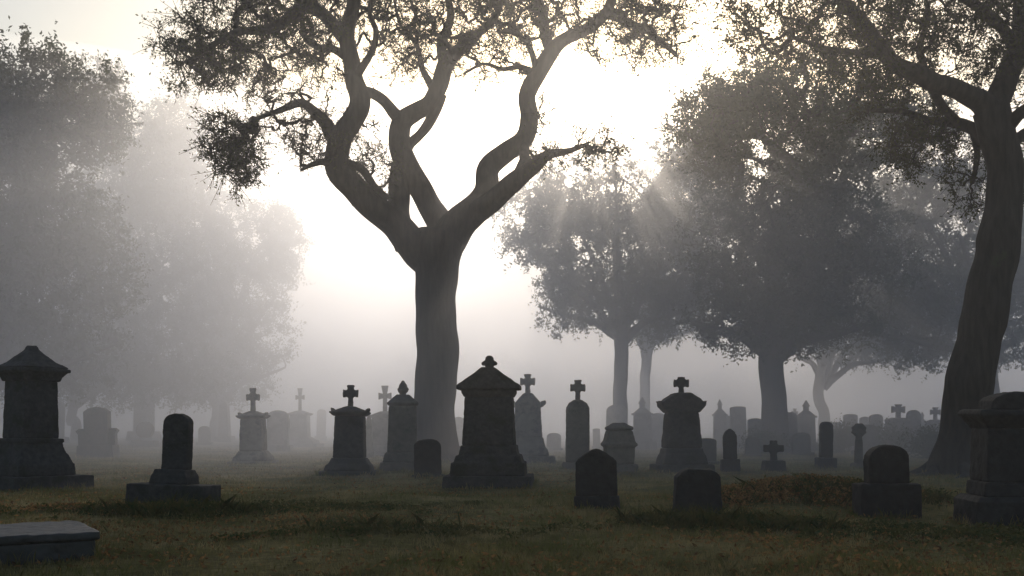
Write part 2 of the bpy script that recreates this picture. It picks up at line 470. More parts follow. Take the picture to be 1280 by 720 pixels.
# the great oak in the middle
D0 = 36.0
oak_limbs = [
    [(544, 582, 46, 0), (544, 566, 33, 0), (544, 540, 27, 0), (544, 505, 25, 0), (546, 465, 26, 0), (547, 430, 26.5, 0), (546, 400, 25, 0),
     (546, 365, 25, 0), (546, 335, 27, 0), (548, 314, 31, 0), (552, 294, 30, 0)],
    # left limb
    [(536, 325, 22, 0), (511, 300, 20, -.2), (489, 275, 18, -.4), (449, 242, 16, -.8), (424, 213, 15, -1.0), (424, 178, 14, -1.1), (442, 151, 13, -1.0),
     (449, 124, 13, -.9), (442, 89, 11, -.8), (435, 58, 10, -.8), (436, 30, 9, -.9), (442, 0, 8, -1.1), (436, -50, 6, -1.4), (450, -110, 4, -1.5)],
    [(424, 185, 11, -1.1), (409, 156, 8, -1.6), (391, 138, 6, -2.0), (373, 129, 5, -2.4), (345, 140, 3, -2.8), (318, 150, 2, -3.2)],
    [(424, 212, 7, -1.0), (404, 202, 4.5, -1.4), (390, 206, 3, -1.8), (376, 213, 1.6, -2.1)],
    [(436, 55, 9, -.8), (413, 27, 8, -1.2), (395, 11, 7.5, -1.8), (378, 9, 7, -2.2), (355, 27, 6, -2.6), (329, 38, 5, -3.0), (298, 40, 4, -3.3), (262, 58, 3, -3.6), (232, 80, 2, -3.8)],
    [(437, 73, 6, -.8), (418, 62, 4.5, -.3), (396, 58, 4, .2), (380, 44, 3.5, .4), (378, 18, 3, .3), (384, -20, 2, .3)],
    [(395, 12, 6, -1.8), (380, -20, 5, -2.2), (350, -45, 4, -2.6), (310, -60, 3, -3), (270, -60, 2, -3)],
    # middle limb with its two roots
    [(556, 300, 20, .2), (552, 285, 17, .3), (533, 249, 15, .5), (511, 212, 15, .6), (500, 185, 14, .7), (502, 156, 13, .8), (520, 139, 11, .7), (538, 129, 11, .5),
     (551, 104, 11, .4), (557, 80, 10, .2), (578, 58, 7, .0), (600, 40, 5, -.3), (622, 15, 4, -.5), (630, -30, 3, -.6)],
    [(508, 308, 15, .0), (499, 275, 14, .2), (499, 240, 14, .4), (501, 205, 13, .6)],
    [(503, 192, 9, .7), (514, 179, 6.5, .9), (526, 167, 6, .9), (538, 150, 7, .7), (550, 118, 9, .5)],
    [(502, 152, 9, .8), (484, 130, 7, .3), (467, 118, 6.5, -.2), (450, 112, 6, -.7)],
    [(557, 84, 8, .2), (552, 55, 6, .6), (563, 20, 5, 1.0), (556, -30, 4, 1.2), (570, -90, 2, 1.2)],
    [(545, 118, 6, .5), (530, 90, 4, 1.2), (520, 55, 3, 1.6), (500, 30, 2.2, 1.8), (492, -10, 1.6, 2)],
    [(433, 204, 6, -.9), (453, 213, 5, -.5), (467, 232, 5, -.3), (484, 250, 6, -.2)],
    # right limb
    [(552, 312, 24, 0), (570, 288, 22, 0), (588, 266, 19, .1), (607, 238, 15, .3), (612, 211, 14, .5), (631, 191, 13, .7), (655, 173, 12, .8), (661, 147, 11.5, .8),
     (660, 120, 11, .7), (671, 93, 11, .6), (688, 67, 10, .4), (707, 49, 8, .2), (738, 33, 7, -.2), (756, 18, 6.5, -.5), (765, 0, 6, -.8), (778, -40, 5, -1), (800, -90, 3, -1.2)],
    [(585, 276, 15, .0), (618, 249, 13, -.6), (644, 227, 12, -1.0), (667, 207, 9, -1.5), (686, 194, 6, -2.0), (712, 188, 3.5, -2.4), (735, 180, 2, -2.7)],
    [(640, 230, 7, -.9), (651, 212, 6, -.4), (655, 195, 6.5, .3), (656, 178, 8, .8)],
    [(690, 66, 8, .4), (682, 42, 7, .9), (677, 13, 6, 1.4), (668, -30, 4, 1.8), (660, -80, 2.5, 2)],
    [(668, 92, 5, .6), (650, 84, 3.5, .2), (627, 86, 2.6, -.3), (604, 80, 2, -.7), (580, 92, 1.4, -1)],
    [(671, 88, 4.5, .6), (662, 60, 3.6, -.2), (645, 42, 2.8, -.9), (622, 40, 2, -1.5)],
    [(758, 16, 6, -.5), (782, 27, 5, -.9), (804, 36, 4.2, -1.3), (827, 53, 3.2, -1.7), (846, 70, 2.2, -2.1)],
    [(442, 100, 6, -.8), (462, 70, 4, -1.5), (470, 40, 3.4, -2.1), (462, 10, 2.6, -2.6), (478, -40, 2, -3)],
]
oak_lobes = [
    (330, 20, 110, 55, -2.5, 2.4, 190), (250, 70, 55, 42, -3.3, 1.6, 75), (290, 190, 34, 48, -3.4, 1.3, 80), (390, 75, 65, 45, -.6, 1.8, 40, .4),
    (375, 160, 70, 55, -2.0, 1.4, 80, .4), (465, 200, 36, 52, -.5, .9, 34, .4), (310, 95, 60, 30, -1.5, 2.0, 40, .8),
    (520, 40, 90, 70, .6, 2.2, 150, .4), (470, -30, 160, 60, -.5, 3.6, 150, .7), (620, 45, 80, 60, .0, 2.2, 140, .4), (700, 10, 110, 45, .4, 2.4, 130, .5),
    (800, 40, 85, 45, -1.6, 1.8, 100, .5), (640, -60, 190, 50, .5, 4.0, 150), (672, 150, 22, 70, .8, .8, 16, .4), (380, -70, 150, 50, -2, 3.5, 120), (820, -30, 80, 50, -1, 2.5, 60),
    (735, 178, 45, 26, -2.6, 1.0, 26, .45), (690, 190, 30, 18, -2, .8, 10, .7), (560, -120, 200, 50, 0, 4, 110),
]
tree("oak_tree", "large gnarled oak with forking limbs, standing behind the central gabled monument", "tree", D0,
     oak_limbs, oak_lobes, 3, leaf_n=82, leaf=(0.035, 0.07), twig=0.62, r_tw=0.019, wig=0.26, roots=7)

# the near dark tree on the right
D1 = 27.0
right_limbs = [
    [(1196, 596, 38, 0), (1202, 560, 31, 0), (1208, 520, 28, 0), (1213, 475, 29, 0), (1224, 425, 26, 0), (1228, 405, 28, 0), (1239, 350, 26, 0), (1249, 300, 26, 0), (1255, 256, 22, 0),
     (1257, 215, 21, 0), (1248, 170, 22, 0), (1240, 138, 22, 0)],
    [(1243, 150, 17, 0), (1226, 126, 14, -.2), (1199, 115, 12, -.5), (1161, 99, 11, -1), (1123, 83, 10, -1.3), (1100, 61, 9, -1.5), (1084, 35, 8, -1.7), (1065, 13, 7, -1.9), (1050, -5, 6, -2.1), (1025, -40, 4, -2.3)],
    [(1240, 140, 16, 0), (1255, 106, 15, .2), (1269, 70, 13, .4), (1276, 30, 11, .5), (1278, -20, 9, .5), (1290, -80, 5, .6)],
    [(1247, 185, 12, 0), (1222, 165, 8, .4), (1193, 153, 7, .7), (1160, 150, 5, .9), (1128, 140, 4, 1), (1092, 138, 2.5, 1)],
    [(1200, 155, 6, .6), (1180, 135, 5, .3), (1168, 116, 5, -.2), (1160, 104, 5, -.8)],
    [(1250, 170, 9, 0), (1276, 142, 7, -.5), (1300, 130, 6, -1), (1340, 120, 4, -1.6), (1380, 125, 2.5, -2)],
    [(1256, 190, 8, 0), (1285, 165, 6, .6), (1330, 175, 4, 1.2), (1370, 200, 2, 1.6)],
    [(1110, 70, 6, -1.4), (1075, 66, 4, -1.2), (1030, 60, 3, -1), (985, 45, 2, -.8)],
    [(1270, 60, 8, .4), (1245, 25, 6, -.4), (1215, 5, 5, -1), (1180, -20, 4, -1.6), (1150, -60, 2, -2)],
    [(1215, 160, 5, .5), (1222, 190, 4, .9), (1215, 230, 2.5, 1.2)],
    [(1160, 99, 5, -1), (1150, 60, 4, -.5), (1160, 20, 3, 0), (1150, -30, 2, .3)],
]
right_lobes = [
    (1180, 40, 110, 60, -.8, 1.8, 120, .6), (1080, 50, 70, 60, -1.6, 1.5, 80, .65), (1000, 40, 80, 45, -1.0, 1.4, 70, .6), (1280, 60, 70, 90, .3, 2.0, 80, .6),
    (1150, 175, 55, 42, .9, 1.1, 60, .8), (1120, 120, 70, 32, .6, 1.1, 40, .6), (1212, 225, 30, 45, 1.1, .8, 18, .6), (1340, 160, 60, 70, .4, 1.8, 60),
    (1180, -50, 200, 60, -.6, 3.0, 170, .8), (1290, 210, 30, 45, 1, 1, 16, .7), (930, 20, 50, 30, -1, 1.2, 22, .7),
]
tree("oak_tree", "dark leaning oak at the right edge, nearest and darkest of the trees", "tree", D1,
     right_limbs, right_lobes, 8, leaf_n=110, leaf=(0.035, 0.065), twig=0.55, r_tw=0.013, wig=0.18, roots=7)

# shaded belt of trees beyond, right of centre
def std_limbs(px, base, w, top, crown_c, crown_w, rnd, depth=2.5):
    L = [[(px, base, w * .85, 0), (px, base - 8, w * .62, 0), (px, (base + top) / 2, w * .5, 0), (px + rnd.uniform(-6, 6), top, w * .5, 0), (crown_c[0], crown_c[1], w * .28, 0)]]
    for k in range(7):
        a = math.pi * (0.04 + 0.92 * k / 6)
        ex = crown_c[0] + math.cos(a) * crown_w * .75
        ey = top - 20 - math.sin(a) * abs(top - crown_c[1]) * 1.2 * rnd.uniform(.7, 1.1)
        dz = rnd.uniform(-depth, depth)
        L.append([(px, top + rnd.uniform(-4, 8), w * .36, 0), ((px * 2 + ex) / 3, top - 0.35 * (top - ey) - 8, w * .26, dz * .4),
                  ((px + ex * 2) / 3, top - .75 * (top - ey), w * .18, dz * .7), (ex, ey, w * .08, dz)])
    return L
rnd = random.Random(5)
BG = [
    ("broad misty tree with a slim trunk, right of the gabled central monument", 58, (775, 558, 17, 425), (770, 290), 130,
     [(760, 290, 100, 95, 0, 4, 330), (680, 275, 66, 62, -.5, 3, 130), (705, 370, 42, 50, 0, 2.4, 90), (860, 300, 80, 100, .5, 3.5, 230), (810, 385, 90, 42, 0, 3.2, 150), (880, 180, 60, 60, .5, 3, 90)]),
    ("faint slim tree seen through mist, second trunk right of the gabled monument", 74, (806, 552, 13, 440), (830, 330), 70,
     [(830, 370, 70, 60, 0, 4, 170), (850, 250, 70, 90, 1, 4, 170)]),
    ("thick-trunked misty tree behind the small stone cross, with the darkest middle-distance crown", 50, (968, 562, 30, 445), (970, 290), 150,
     [(970, 300, 120, 120, 0, 4, 420), (900, 170, 70, 65, 0, 3, 150), (960, 400, 110, 46, 0, 3.4, 200), (1060, 330, 90, 110, .5, 3.4, 260), (1030, 200, 85, 60, .5, 3, 150), (930, 120, 70, 45, 1, 3, 90), (1020, 120, 80, 55, 2, 3, 130)]),
    ("misty tree with thin pale trunk behind the slim round-topped tablet", 68, (1030, 556, 13, 478), (1060, 340), 90,
     [(1060, 400, 85, 62, 0, 4, 260), (1120, 400, 80, 62, 0, 4, 230), (1090, 290, 90, 90, 1, 4, 240)]),
    ("tall misty tree rising directly behind the dark leaning oak", 54, (1236, 560, 22, 460), (1200, 300), 110,
     [(1170, 380, 90, 88, 0, 3.5, 300), (1270, 360, 80, 100, 0, 3.5, 280), (1190, 240, 100, 80, 0, 3.5, 220), (1330, 300, 80, 120, 0, 3.5, 180), (1110, 150, 90, 60, 1, 3, 150)]),
]
for i, (lab, d, (px, base, w, top), cc, cw, lobes) in enumerate(BG):
    tree("tree", lab, "tree", d, std_limbs(px, base, w, top, cc, cw, rnd), lobes, 40 + i, leaf_n=100, leaf=(0.07, 0.13), mat="far_leaf",
         twig=0.8, r_tw=0.02, group="trees in the mist", sprays=7, twiglets=False, thick=1.5)
BL = [
    ("tall dense tree at the left edge, highest of the misty crowns", 55, (-30, 556, 22, 500), (30, 230), 120,
     [(20, 160, 90, 120, 0, 4, 330), (-60, 260, 110, 190, 0, 5, 330), (60, 330, 110, 120, 0, 4.5, 330), (110, 140, 55, 60, 0, 3, 90), (40, 440, 120, 60, 4, 5, 230)]),
    ("misty tree with stepped crown, behind the tall pedestal monument's right side", 74, (95, 553, 11, 500), (170, 250), 110,
     [(180, 250, 90, 110, 0, 4.5, 330), (220, 180, 50, 66, 0, 3, 110), (150, 380, 120, 80, 0, 5, 260), (130, 110, 28, 46, 0, 2, 40), (170, 465, 120, 48, -3, 5, 230)]),
    ("pale rounded tree fading into mist left of the great oak", 80, (270, 548, 14, 505), (290, 330), 90,
     [(290, 330, 84, 84, 0, 6, 330), (270, 420, 100, 60, 0, 6, 240), (350, 300, 30, 44, 0, 3, 60), (230, 260, 60, 60, 0, 4, 130), (250, 480, 90, 30, 0, 6, 130)]),
]
for i, (lab, d, (px, base, w, top), cc, cw, lobes) in enumerate(BL):
    tree("tree", lab, "tree", d, std_limbs(px, base, w, top, cc, cw, rnd), lobes, 60 + i, leaf_n=110, leaf=(0.09, 0.16), mat="far_leaf",
         twig=1.0, r_tw=0.02, group="trees in the mist", sprays=7, twiglets=False, thick=1.5)

def add_shade_wood():
    """an added far-off wood that dims the low sky and shades the mist, one mass"""
    r = np.random.default_rng(90)
    V, Fc, b = [], [], 0
    P = []
    for k in range(95):
        x = -170 + 340 * (k + r.uniform(-.4, .4)) / 95
        y = 150 + r.uniform(-9, 22) - 0.0006 * x * x
        h = 7 + 4 * vnoise(x, 0.0, .045, 8) + 3.5 * vnoise(x, 5.0, .12, 12) + r.uniform(0, 6) + 4 * (x < -25); wd = r.uniform(4.5, 7)
        n = 42
        u = r.normal(size=(n, 3)); u /= np.linalg.norm(u, axis=1)[:, None]
        u *= r.random(n)[:, None] ** .4
        c = np.array([x, y, h * .56]) + u * np.array([wd, wd, h * .44])
        P.append(np.repeat(c, 55, 0) + r.normal(size=(n * 55, 3)) * .75)
        t = np.linspace(0, 1, 6)
        path = np.stack([x + 0 * t, y + 0 * t, -0.4 + t * h * .6], -1)[None]
        v, f = chains_mesh(path, np.linspace(.35, .15, 6)[None], 7)
        V.append(v); Fc.append(f + b); b += len(v)
    P = np.concatenate(P); P[:, 2] = np.maximum(P[:, 2], .3)
    v, f = leaf_quads(P, .18, .34, r)
    V.append(v); Fc.append(f + b)
    o = link("added_shade_wood", np_mesh("added_shade_wood", np.concatenate(V), np.concatenate(Fc), 4), M["far_leaf"])
    tag(o, "far-off wood added to dim the low sky and mist behind the graves", "wood", kind="stuff")
add_shade_wood()  # wood added to block bright low sky and shade the fog

# ------------------------------------------------------------- gravestones
cloud = bpy.data.textures.new("weathering", "CLOUDS")
cloud.noise_scale = 0.16
cloud.noise_depth = 3

class Stone:
    """one gravestone or monument; part sizes are given in photo pixels at its distance"""
    def __init__(self, name, label, cat, px, d, mat="granite", rz=0, group=None, tilt=0, vox=None):
        self.s = d / F
        x = (px - 640) / F * d
        self.root = empty(name, (x, d, float(gz(x, d)) - 0.03), math.radians(rz))
        tr = random.Random(int(px * 7 + d))
        self.root.rotation_euler[1] = math.radians(tilt or tr.uniform(-1.8, 1.8) * (1.0 if cat == 'headstone' else .4))
        self.root.rotation_euler[0] = math.radians(tr.uniform(-2.5, 1.5) * (1.0 if cat == 'headstone' else .4))
        tag(self.root, label, cat, group)
        self.mat = M[mat]
        self.vox = vox or (0.016 if d < 18 else 0.022 if d < 26 else 0.035 if d < 40 else None)
        self.d = d
    def fin(self, name, bm, parent=None, mat=None, vox=None):
        s = self.s
        bmesh.ops.recalc_face_normals(bm, faces=bm.faces)
        me = bpy.data.meshes.new(name)
        bm.to_mesh(me); bm.free()
        o = link(name, me, mat or self.mat, parent or self.root)
        b = o.modifiers.new("edge", "BEVEL"); b.width = 0.012; b.segments = 2; b.limit_method = "ANGLE"
        v = vox or self.vox
        if v:
            rm = o.modifiers.new("grain", "REMESH"); rm.mode = "VOXEL"; rm.voxel_size = v; rm.use_smooth_shade = True
            dp = o.modifiers.new("wear", "DISPLACE"); dp.texture = cloud; dp.strength = 0.03; dp.mid_level = 0.5
            dp.texture_coords = "GLOBAL"
        return o
    def frus(self, name, tiers, dr=1.0, cx=0, parent=None):
        """stack of square tiers in one part: (w0, w1, h0, h1)"""
        s = self.s
        bm = bmesh.new()
        for (w0, w1, h0, h1) in tiers:
            vs = []
            for w, h in ((w0, h0), (w1, h1)):
                a, b = w * s / 2, w * s * dr / 2
                vs.append([bm.verts.new((cx * s + i * a, j * b, h * s)) for i, j in ((-1, -1), (1, -1), (1, 1), (-1, 1))])
            for i in range(4):
                bm.faces.new((vs[0][i], vs[0][(i + 1) % 4], vs[1][(i + 1) % 4], vs[1][i]))
            bm.faces.new(vs[0][::-1]); bm.faces.new(vs[1])
        return self.fin(name, bm, parent)
    def prism(self, name, pts, depth, parent=None, y0=0.0):
        """front outline (x, h) px, thickness in px"""
        s = self.s
        bm = bmesh.new()
        f = [bm.verts.new((x * s, (y0 - depth / 2) * s, h * s)) for x, h in pts]
        k = [bm.verts.new((x * s, (y0 + depth / 2) * s, h * s)) for x, h in pts]
        n = len(pts)
        bm.faces.new(f); bm.faces.new(k[::-1])
        for i in range(n):
            bm.faces.new((f[i], k[i], k[(i + 1) % n], f[(i + 1) % n]))
        return self.fin(name, bm, parent)
    def lathe(self, name, prof, parent=None, seg=20, cx=0):
        s = self.s
        bm = bmesh.new()
        rings = []
        for r, h in prof:
            rings.append([bm.verts.new((cx * s + r * s * math.cos(2 * math.pi * i / seg), r * s * math.sin(2 * math.pi * i / seg), h * s)) for i in range(seg)])
        for a, b in zip(rings, rings[1:]):
            for i in range(seg):
                bm.faces.new((a[i], a[(i + 1) % seg], b[(i + 1) % seg], b[i]))
        bm.faces.new(rings[0][::-1]); bm.faces.new(rings[-1])
        return self.fin(name, bm, parent)
    def cross(self, h0, H, W, t=None, parent=None, flare=1.6, foot=0.0):
        """latin cross with arms that flare slightly"""
        t = t or W * .34
        a = t / 2; fa = a * flare
        yc = h0 + H * .62
        pts = [(-a - foot, h0), (a + foot, h0), (a, h0 + H * .12), (a * .9, yc - a), (W / 2, yc - fa), (W / 2, yc + fa), (a * .9, yc + a), (fa, h0 + H), (-fa, h0 + H), (-a * .9, yc + a),
               (-W / 2, yc + fa), (-W / 2, yc - fa), (-a * .9, yc - a), (-a, h0 + H * .12)]
        return self.prism("cross", pts, t * .9, parent)

def arch(w, h0, h1, rise, n=12, flat=False):
    """tablet outline with a segmental top"""
    pts = [(-w / 2, h0), (w / 2, h0), (w / 2, h1 - rise)]
    for i in range(1, n):
        a = math.pi * i / n
        pts.append((w / 2 * math.cos(a), h1 - rise + rise * math.sin(a) ** (0.8)))
    pts.append((-w / 2, h1 - rise))
    return pts

# --- left pedestal monument, corner towards us
m = Stone("pedestal_monument", "tall square pedestal monument with pyramidal cap at the left edge", "monument", 38, 21.8, "granite", rz=-33)
m.frus("plinth", [(106, 106, 0, 19)])
m.frus("base", [(76, 74, 19, 34), (72, 62, 34, 46), (60, 52, 46, 60), (56, 56, 60, 65)])
m.frus("shaft", [(47, 44, 65, 136)])
m.frus("cornice", [(49, 52, 136, 141), (52, 60, 141, 147), (66, 66, 147, 152)])
m.frus("cap", [(66, 42, 152, 160), (42, 12, 160, 176), (13, 9, 176, 181)])
# --- flat slab, front left
s0 = Stone("ledger_slab", "low flat stone ledger slab in the near left corner", "grave slab", 0, 10.7, "slab", rz=32)
s0.root.location = (-5.58, 10.08, 0)
s0.frus("base_course", [(272, 270, -8, 26)], dr=0.6)
s0.frus("top_slab", [(280, 280, 26, 36)], dr=0.605)
# --- round topped tablet on block
m = Stone("headstone", "narrow round-topped headstone on a wide two-step block, left foreground", "headstone", 217, 17.1, "granite", rz=-8)
m.frus("plinth", [(98, 96, 0, 30)], dr=.62)
m.frus("base", [(50, 46, 30, 42), (44, 40, 42, 48)], dr=.75)
tb = m.prism("tablet", arch(33, 48, 118, 15), 17)
tb.location.x = 2 * m.s
# --- cross pedestal A
def cross_pedestal(label, px, d, W, H, cH, cW, mat="limestone", rz=0, horns=True, flare=1.0, group=None, name="cross_monument", dr=1.0, capk=1.32):
    m = Stone(name, label, "cross monument", px, d, mat, rz=rz, group=group)
    b = H * .16
    m.frus("plinth", [(W * 1.95 * flare, W * 1.95 * flare, 0, b * .55)], dr=dr)
    m.frus("base", [(W * 1.6 * flare, W * 1.5 * flare, b * .55, b * 1.1), (W * 1.4 * flare, W * 1.12, b * 1.1, b * 1.7)], dr=dr)
    m.frus("shaft", [(W * 1.06, W * .98, b * 1.7, H * .86)], dr=dr)
    cap = m.frus("cap", [(W * 1.04, W * capk, H * .86, H * .9), (W * capk, W * capk, H * .9, H * .925), (W * capk * .9, W * .34, H * .925, H)], dr=dr)
    if horns:
        for sx in (-1, 1):
            m.prism("acroterion", [(sx * W * capk * .5, H * .925), (sx * W * capk * .38, H * .925), (sx * W * capk * .40, H * .955), (sx * W * capk * .5, H * .985)][::sx], W * .5, cap)
    m.cross(H - 2, cH + 2, cW)
    return m
cross_pedestal("slim pale cross-topped pedestal standing alone just right of the narrow headstone", 317, 35.5, 27, 68, 29, 17, "limestone")
cross_pedestal("cross-topped pedestal with upturned cap corners, left of the great oak's trunk", 437, 28, 36, 88, 27, 19, "granite", rz=3)
cross_pedestal("pale distant cross monument with broad flared foot, left of the great oak", 375, 62, 21, 45, 28, 11, "limestone", flare=1.25, horns=False)
cross_pedestal("pale cross monument half hidden behind the urn-topped pedestal", 482, 44, 30, 58, 32, 16, "limestone", horns=False, capk=1.2)
# --- broad pale stone
m = Stone("headstone", "broad pale round-topped headstone beside the distant flared cross monument", "headstone", 347, 52, "limestone")
m.frus("base", [(36, 34, 0, 8)], dr=.5)
m.prism("tablet", arch(27, 8, 51, 11), 9)
# --- thin obelisk
m = Stone("obelisk", "thin pointed obelisk squeezed between two cross monuments left of the oak", "obelisk", 461, 40, "limestone")
m.frus("base", [(15, 14, 0, 10)])
m.frus("shaft", [(10, 6, 10, 50), (6, 0.6, 50, 58)])
# --- urn pedestal E
m = Stone("urn_monument", "dark pedestal topped by a flame urn, against the oak's trunk", "monument", 503, 30, "sandstone", rz=5)
m.frus("plinth", [(56, 54, 0, 12)])
m.frus("base", [(48, 42, 12, 24)])
m.frus("shaft", [(37, 34, 24, 82)])
m.frus("cap", [(36, 40, 82, 86), (38, 16, 86, 96)])
m.lathe("urn", [(5, 95), (3.5, 97), (6.5, 100), (7.5, 103), (5, 106), (6, 107), (3.5, 110), (1, 114)])
# --- F small round stone
m = Stone("headstone", "small dark round-topped headstone in front of the oak's trunk", "headstone", 535, 25.5, "slate", rz=4)
m.frus("base", [(44, 42, 0, 5)], dr=.45)
m.prism("tablet", arch(34, 5, 50, 10), 9)
# --- G the main gabled monument
m = Stone("gabled_monument", "largest central monument with gabled roof, stepped base and knob finial", "monument", 612, 22.6, "granite", rz=-3)
m.frus("plinth", [(110, 108, 0, 15)], dr=.8)
m.frus("base", [(92, 90, 15, 31), (84, 78, 31, 40), (72, 68, 40, 52)], dr=.8)
m.frus("shaft", [(64, 58, 52, 112)], dr=.8)
m.frus("cornice", [(60, 66, 112, 117), (66, 66, 117, 121)], dr=.8)
r_ = m.prism("roof", [(-39, 121), (39, 121), (39, 126), (33, 130), (14, 143), (8, 148), (-8, 148), (-14, 143), (-33, 130), (-39, 126)], 60)
m.prism("finial", [(-6, 147), (6, 147), (4.5, 150), (6, 151.5), (9.5, 151.5), (10, 155), (7, 157.5), (5, 157.5), (5, 161), (2.5, 163.5), (-2.5, 163.5), (-5, 161), (-5, 157.5), (-7, 157.5), (-10, 155), (-9.5, 151.5), (-6, 151.5), (-4.5, 150)], 9, r_)
# --- H rounded shoulder cross stone
m = Stone("cross_monument", "cross-topped monument with rounded shoulders and a side ear, just right of the gabled monument", "cross monument", 660, 36, "limestone")
m.frus("plinth", [(68, 66, 0, 10)], dr=.7)
m.frus("base", [(52, 48, 10, 19), (44, 38, 19, 33)], dr=.7)
m.prism("shaft", [(-18, 33), (18, 33), (16, 66), (16, 76), (9, 84), (5, 88), (-5, 88), (-9, 84), (-16, 76), (-16, 66)], 22)
m.prism("ear", [(15, 70), (19, 71), (23, 75), (22, 79), (16, 78)], 12)
m.prism("ear", [(-15, 70), (-16, 78), (-22, 79), (-23, 75), (-19, 71)], 12)
m.cross(87, 25, 19)
# --- I
m = Stone("cross_monument", "upright pointed-shoulder stone with cross, behind the arched dark foreground headstone", "cross monument", 722, 30.5, "sandstone", rz=-4)
m.frus("base", [(40, 38, 0, 10)], dr=.6)
m.prism("shaft", [(-15, 10), (15, 10), (14.5, 78), (11, 84), (5, 88), (-5, 88), (-11, 84), (-14.5, 78)], 16)
m.cross(87, 26, 19)
# --- J
m = Stone("pedestal_tomb", "low waisted pedestal tomb with flared shoulder right of the pointed cross stone", "tomb", 774, 29, "sandstone", rz=4)
m.frus("base", [(44, 42, 0, 12)], dr=.8)
m.frus("body", [(34, 36, 12, 34), (42, 42, 34, 38), (38, 30, 38, 54)], dr=.8)
m.frus("top", [(33, 33, 54, 58), (31, 14, 58, 63)], dr=.8)
# --- K
m = Stone("headstone", "dark foreground headstone with pointed arch top, centre right", "headstone", 746, 16.6, "slate", rz=-5)
m.frus("base", [(57, 56, 0, 18)], dr=.42)
m.prism("tablet", [(-26, 18), (26, 18), (25.5, 60), (22, 65), (12, 72), (5, 76), (0, 77), (-5, 76), (-12, 72), (-22, 65), (-25.5, 60)], 15)
# --- L
m = Stone("cross_monument", "stout cross-topped monument with eared cap, right of centre", "cross monument", 852, 28.8, "granite", rz=3)
m.frus("plinth", [(72, 70, 0, 12)], dr=.8)
m.frus("base", [(58, 52, 12, 24), (50, 46, 24, 32)], dr=.8)
m.frus("shaft", [(45, 38, 32, 76)], dr=.8)
cp = m.prism("cap", [(-19, 76), (19, 76), (27, 84), (29, 91), (24, 90), (20, 94), (9, 101), (-9, 101), (-20, 94), (-24, 90), (-29, 91), (-27, 84)], 34)
m.cross(100, 21, 19)
# --- M
m = Stone("headstone", "slim pointed-arch headstone just right of the stout cross monument", "headstone", 913, 29.5, "slate")
m.frus("base", [(23, 22, 0, 17)], dr=.7)
m.prism("tablet", [(-8.5, 17), (8.5, 17), (8.5, 46), (6, 51), (0, 56), (-6, 51), (-8.5, 46)], 8)
# --- N
m = Stone("headstone", "squat dark leaning headstone with clipped corners, nearest in the right foreground", "headstone", 871, 14.8, "slate", rz=6, tilt=1.2)
m.prism("tablet", [(-30, -4), (32, -4), (29, 30), (27.5, 53), (23, 59), (15, 62.5), (-14, 63), (-21, 60), (-29, 52)], 15)
# --- O small cross on block
m = Stone("cross_marker", "small stone cross on a rough block, right of the slim pointed headstone", "cross marker", 967, 29.5, "slate")
m.frus("base", [(28, 24, 0, 15)], dr=.9)
m.cross(14, 26, 25, t=8, flare=1.15)
# --- P
m = Stone("headstone", "slim round-topped tablet on a block, between small cross and round-headed marker", "headstone", 1032, 31, "slate")
m.frus("base", [(25, 24, 0, 15)], dr=.7)
m.prism("tablet", arch(16, 15, 60, 7), 9)
# --- Q round headed cross
m = Stone("wheel_cross", "round-headed cross marker on a thin shaft, left of the broad arched headstone", "cross marker", 1073, 31.5, "sandstone")
m.frus("base", [(18, 16, 0, 8)])
m.frus("shaft", [(10, 8, 8, 42)], dr=.7)
m.prism("head", [(9.5 * math.cos(a) * (1.0 if i % 2 else .86), 49 + 9.5 * math.sin(a) * (1.0 if i % 2 else .86)) for i, a in enumerate([math.pi * 2 * k / 16 for k in range(16)])], 6)
# --- R
m = Stone("headstone", "broad round-topped headstone set in a wide block, right foreground", "headstone", 1108, 15.4, "slate", rz=3)
m.frus("base", [(77, 76, 0, 44)], dr=.42)
m.prism("tablet", arch(51, 44, 92, 20), 20)
# --- S right monument
m = Stone("chest_monument", "massive dark monument with curved top and heavy cornice at the right edge", "monument", 1264, 14.2, "slate", rz=-4)
m.frus("plinth", [(114, 113, -6, 33), (110, 102, 33, 38)], dr=.7)
m.frus("base", [(90, 87, 38, 56)], dr=.7)
m.frus("shaft", [(82, 80, 56, 122)], dr=.7)
m.frus("cornice", [(82, 88, 122, 128), (90, 108, 128, 139), (108, 104, 139, 145)], dr=.7)
m.prism("pediment", [(-34, 145), (34, 145), (33, 156), (28, 161), (18, 165), (6, 167), (-6, 167), (-18, 165), (-28, 161), (-33, 156)], 46)
# --- far left group
m = Stone("headstone", "square-shouldered misty headstone flanked by two low wings, far left", "headstone", 123, 42, "sandstone")
m.frus("base", [(46, 44, 0, 16)], dr=.5)
m.prism("tablet", [(-15, 16), (15, 16), (15, 58), (9, 62), (0, 64), (-9, 62), (-15, 58)], 12)
for sx in (-1, 1):
    m.prism("wing", [(sx * 15.5, 16), (sx * 23, 16), (sx * 23, 30), (sx * 26, 34), (sx * 22, 37), (sx * 15.5, 37)][::sx], 9)
m = Stone("headstone", "low ball-shaped misty headstone on a block, below the pale gabled shaft", "headstone", 181, 58, "sandstone")
m.frus("base", [(32, 28, 0, 9)], dr=.6)
m.prism("tablet", [(10.5 * math.cos(a), 22 + 10.5 * math.sin(a)) for a in [math.pi * (-.35 + 1.7 * k / 14) for k in range(15)]], 8)
m = Stone("pedestal_monument", "tall pale gabled shaft fading into mist behind the ball-shaped headstone", "monument", 180, 76, "limestone")
m.frus("base", [(34, 30, 0, 12)])
m.frus("shaft", [(20, 19, 12, 60)])
m.frus("cap", [(22, 22, 60, 63), (21, 2, 63, 72)])
m = Stone("headstone", "faint narrow headstone just right of the left pedestal monument", "headstone", 72, 68, "limestone")
